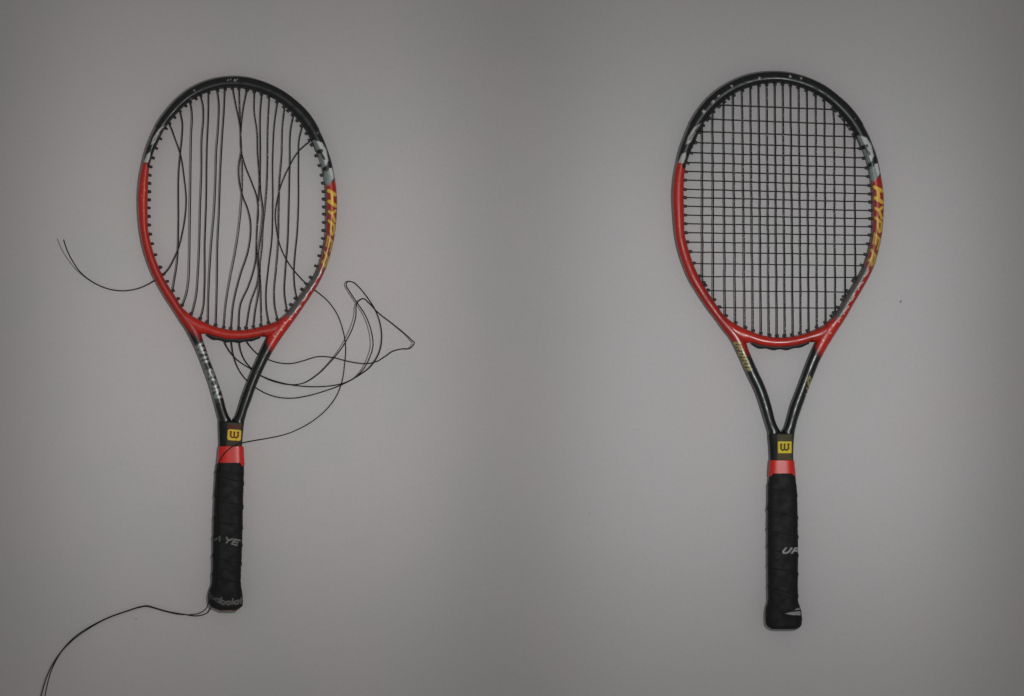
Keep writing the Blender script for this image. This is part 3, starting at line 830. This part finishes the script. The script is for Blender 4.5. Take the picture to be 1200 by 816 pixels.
        loose([(247,694,14),(244.6,704,10),(243.4,710,6),(240,715,3),(233,718.8,1.6),(224,720.4,2.2),(213,720.3,2),(192.5,716.3,2),(180,712.6,2.2),(171,710.8,2.9),(164,711.9,2.4),(150,716.1,2.2),(125,725.2,2.2),(103,737.5,1.4),
               (84,751.5,1),(67,770.5,1),(55.5,792,1),(49.2,812,1),(44.5,836,1)],
              'thin dark line running beside the tail, from under the handle end', rad=0.56)  # thin tube laid low alongside the tail
        zb = 13.5
        loose([(262.5,394,zb),(263,399,zb),(267.7,409.6,10),(277,421,5.5),(293.8,432.5,1.8),(308.3,441.5,1.5),(325,447.5,1),(343,451.5,1),(362,453.3,2),(380,453,5),(402,449.4,9),(420,439.5,16),
               (431.5,423,22),(437,406,24),(435,388,22),(427.5,368.5,20),(417.8,354,18),(409.5,341.5,17),(405.6,334,15),(407,330.6,12),(413,330.6,8),(420.5,336.5,4),(429.5,347.4,3),(440,364,4),(446,381.6,6),
               (447.3,399,8),(443.3,416,11),(434,430,12),(420,440.5,10),(402.4,450.2,7),(380.3,458.5,4),(358,464.6,2),(345.8,466.6,1),(333.3,466.7,1),(316.7,463.3,1.5),(302,456,1.5),(289.6,446.5,1.8),
               (280.2,434,5.5),(273.5,415.8,10),(271.3,399,zb),(271,394,zb)],
              'loop of loose string hanging from the bridge, the taller of the two right of the throat')
        loose([(279.8,394,zb),(280.4,399,zb),(282,410,11),(287.5,423.5,6),(298,434.9,1.8),(312.5,444,1.5),(329,449.3,3),(343.8,451,8),(357,448.6,15),(371,440,19),(388.5,422.8,22),(404,402.4,22),(413,385,21),
               (417,370,18),(417.4,358.5,14),(420.8,352.6,9),(426.6,350.3,6),(432,354.8,5),(442,365.5,5),(460,379.6,8),(474,391,12),(482,398.6,20),(485.2,403.4,25),(481.5,407.6,25),(472,408.9,20),
               (461,411.6,15),(452,417.5,8),(441,424,4),(429,426.4,2),(418,425.5,1.5),(406.8,423.4,2),(389,419,3),(371.5,418.3,6),(356,422.8,4),(340.6,426.3,2),(323,424.5,1.5),(312,420.5,1.5),(302.5,415.5,2.5),
               (294,407,7),(289.2,399,zb),(288.6,394,zb)],
              'loop of loose string hanging from the bridge, the longer one with the pointed tip')

    # collar band
    if unstrung:
        band = [(523.3,256.8,285.2),(524.2,256.2,285.8),(532,255.6,286.0),(539,254.9,286.4),(545.5,254.3,286.8),(546.3,255,286)]
    else:
        band = [(539.6,902.2,930.4),(540.5,901.6,931),(548,901.2,931.6),(556,900.6,932.4),(558.5,900.6,932.6)]
    profile_loft('collar_band', band, ident, ztop, zbot, 12.6, root, org, 0.5, 64, 4.0, M['band'])

    # grip
    hand = HAND_L if unstrung else HAND_R
    y_top = hand[0][0]
    cap = CAP_L if unstrung else CAP_R
    def paint_grip(x, y):
        c = np.zeros(x.shape + (3,)) + np.array((0.007, 0.007, 0.0075))
        if unstrung:
            a = math.radians(13)
            X = (x - 251.5) * math.cos(a) + (y - 634) * math.sin(a)
            Y = -(-(x - 251.5) * math.sin(a) + (y - 634) * math.cos(a))
            d = text_dist('A', X + 0.5, Y - 0.8, 5.6, 6.2, slant=0.35)
            c = put(c, ss(d, 0.75, 0.6), (0.10, 0.10, 0.10))
            d = text_dist('YE', X - 10.5, Y - 1.0, 6.0, 7.4, gap=2.4, slant=0.40)
            c = put(c, ss(d, 0.85, 0.55), (0.19, 0.19, 0.185))
        else:
            X = x - 916.6; Y = -(y - 648.2)
            d = text_dist('UP', X, Y, 5.6, 6.8, gap=4.6, slant=0.75)
            c = put(c, ss(d, 0.95, 0.5), (0.32, 0.32, 0.32))
        return c
    profile_loft('grip', hand, ident, ztop, zbot, 14.2, root, org, 0.35, 112, 3.3, M['grip'], paint_grip,
                 wrap=grip_wrap(24.0, y_top + 3))
    def paint_cap(x, y):
        c = np.zeros(x.shape + (3,)) + np.array((0.007, 0.007, 0.0075))
        if unstrung:
            base = 708.6 - 3.2 * ((x - 268) / 20) ** 2
            base = base - np.where(x < 262, (262 - x) * 0.25, 0)
            d = text_dist('babolat', (x - 245.5), -(y - base), 5.0, 6.0, gap=1.4, slant=0.12)
            k = np.clip((x - 246) / 14, 0.35, 1)
            c = put(c, ss(d, 0.85, 0.5) * k, (0.13, 0.127, 0.123))
        else:
            c = put(c, poly(x, y, [(920,719.2),(927,717.6),(937.8,716.4),(938.6,721.2),(928,720.9)]), (0.27, 0.27, 0.265))
            c = put(c, poly(x, y, [(930.6,715.4),(934,713.0),(937.4,712.2),(937.8,714.8)]), (0.22, 0.22, 0.215))
        return c
    ye = cap[-1][0]
    def caph(Y):
        w = np.interp(Y, [cap[0][0], cap[0][0] + 6, cap[0][0] + 14, ye - 3.5, ye], [13.8, 14.5, 16.4, 16.2, 12.5])
        return w
    profile_loft('butt_cap', cap, ident, ztop, zbot, caph, root, org, 0.35, 112, 3.0, M['grip'], paint_cap)
    if unstrung:
        profile_loft('butt_tape', [(713.4,257,277.5),(714,256,278.5),(716.2,257.2,277.8)], ident, ztop, zbot, 11.5, root, org, 0.4, 40, 3.0, M['tape'])
    return root

build_racket(True)
build_racket(False)

# ------------------------------------------------------------------ the surface they lie on
g = 6.0
N = 24
vs = [(-g + 2 * g * i / N, -g + 2 * g * j / N, 0.0) for j in range(N + 1) for i in range(N + 1)]
fs = [(j * (N + 1) + i, j * (N + 1) + i + 1, (j + 1) * (N + 1) + i + 1, (j + 1) * (N + 1) + i) for j in range(N) for i in range(N)]
me = bpy.data.meshes.new('tabletop')
me.from_pydata(vs, [], fs)
me.materials.append(M['table'])
tb = bpy.data.objects.new('tabletop', me)
COL.objects.link(tb)
tb['kind'] = 'structure'
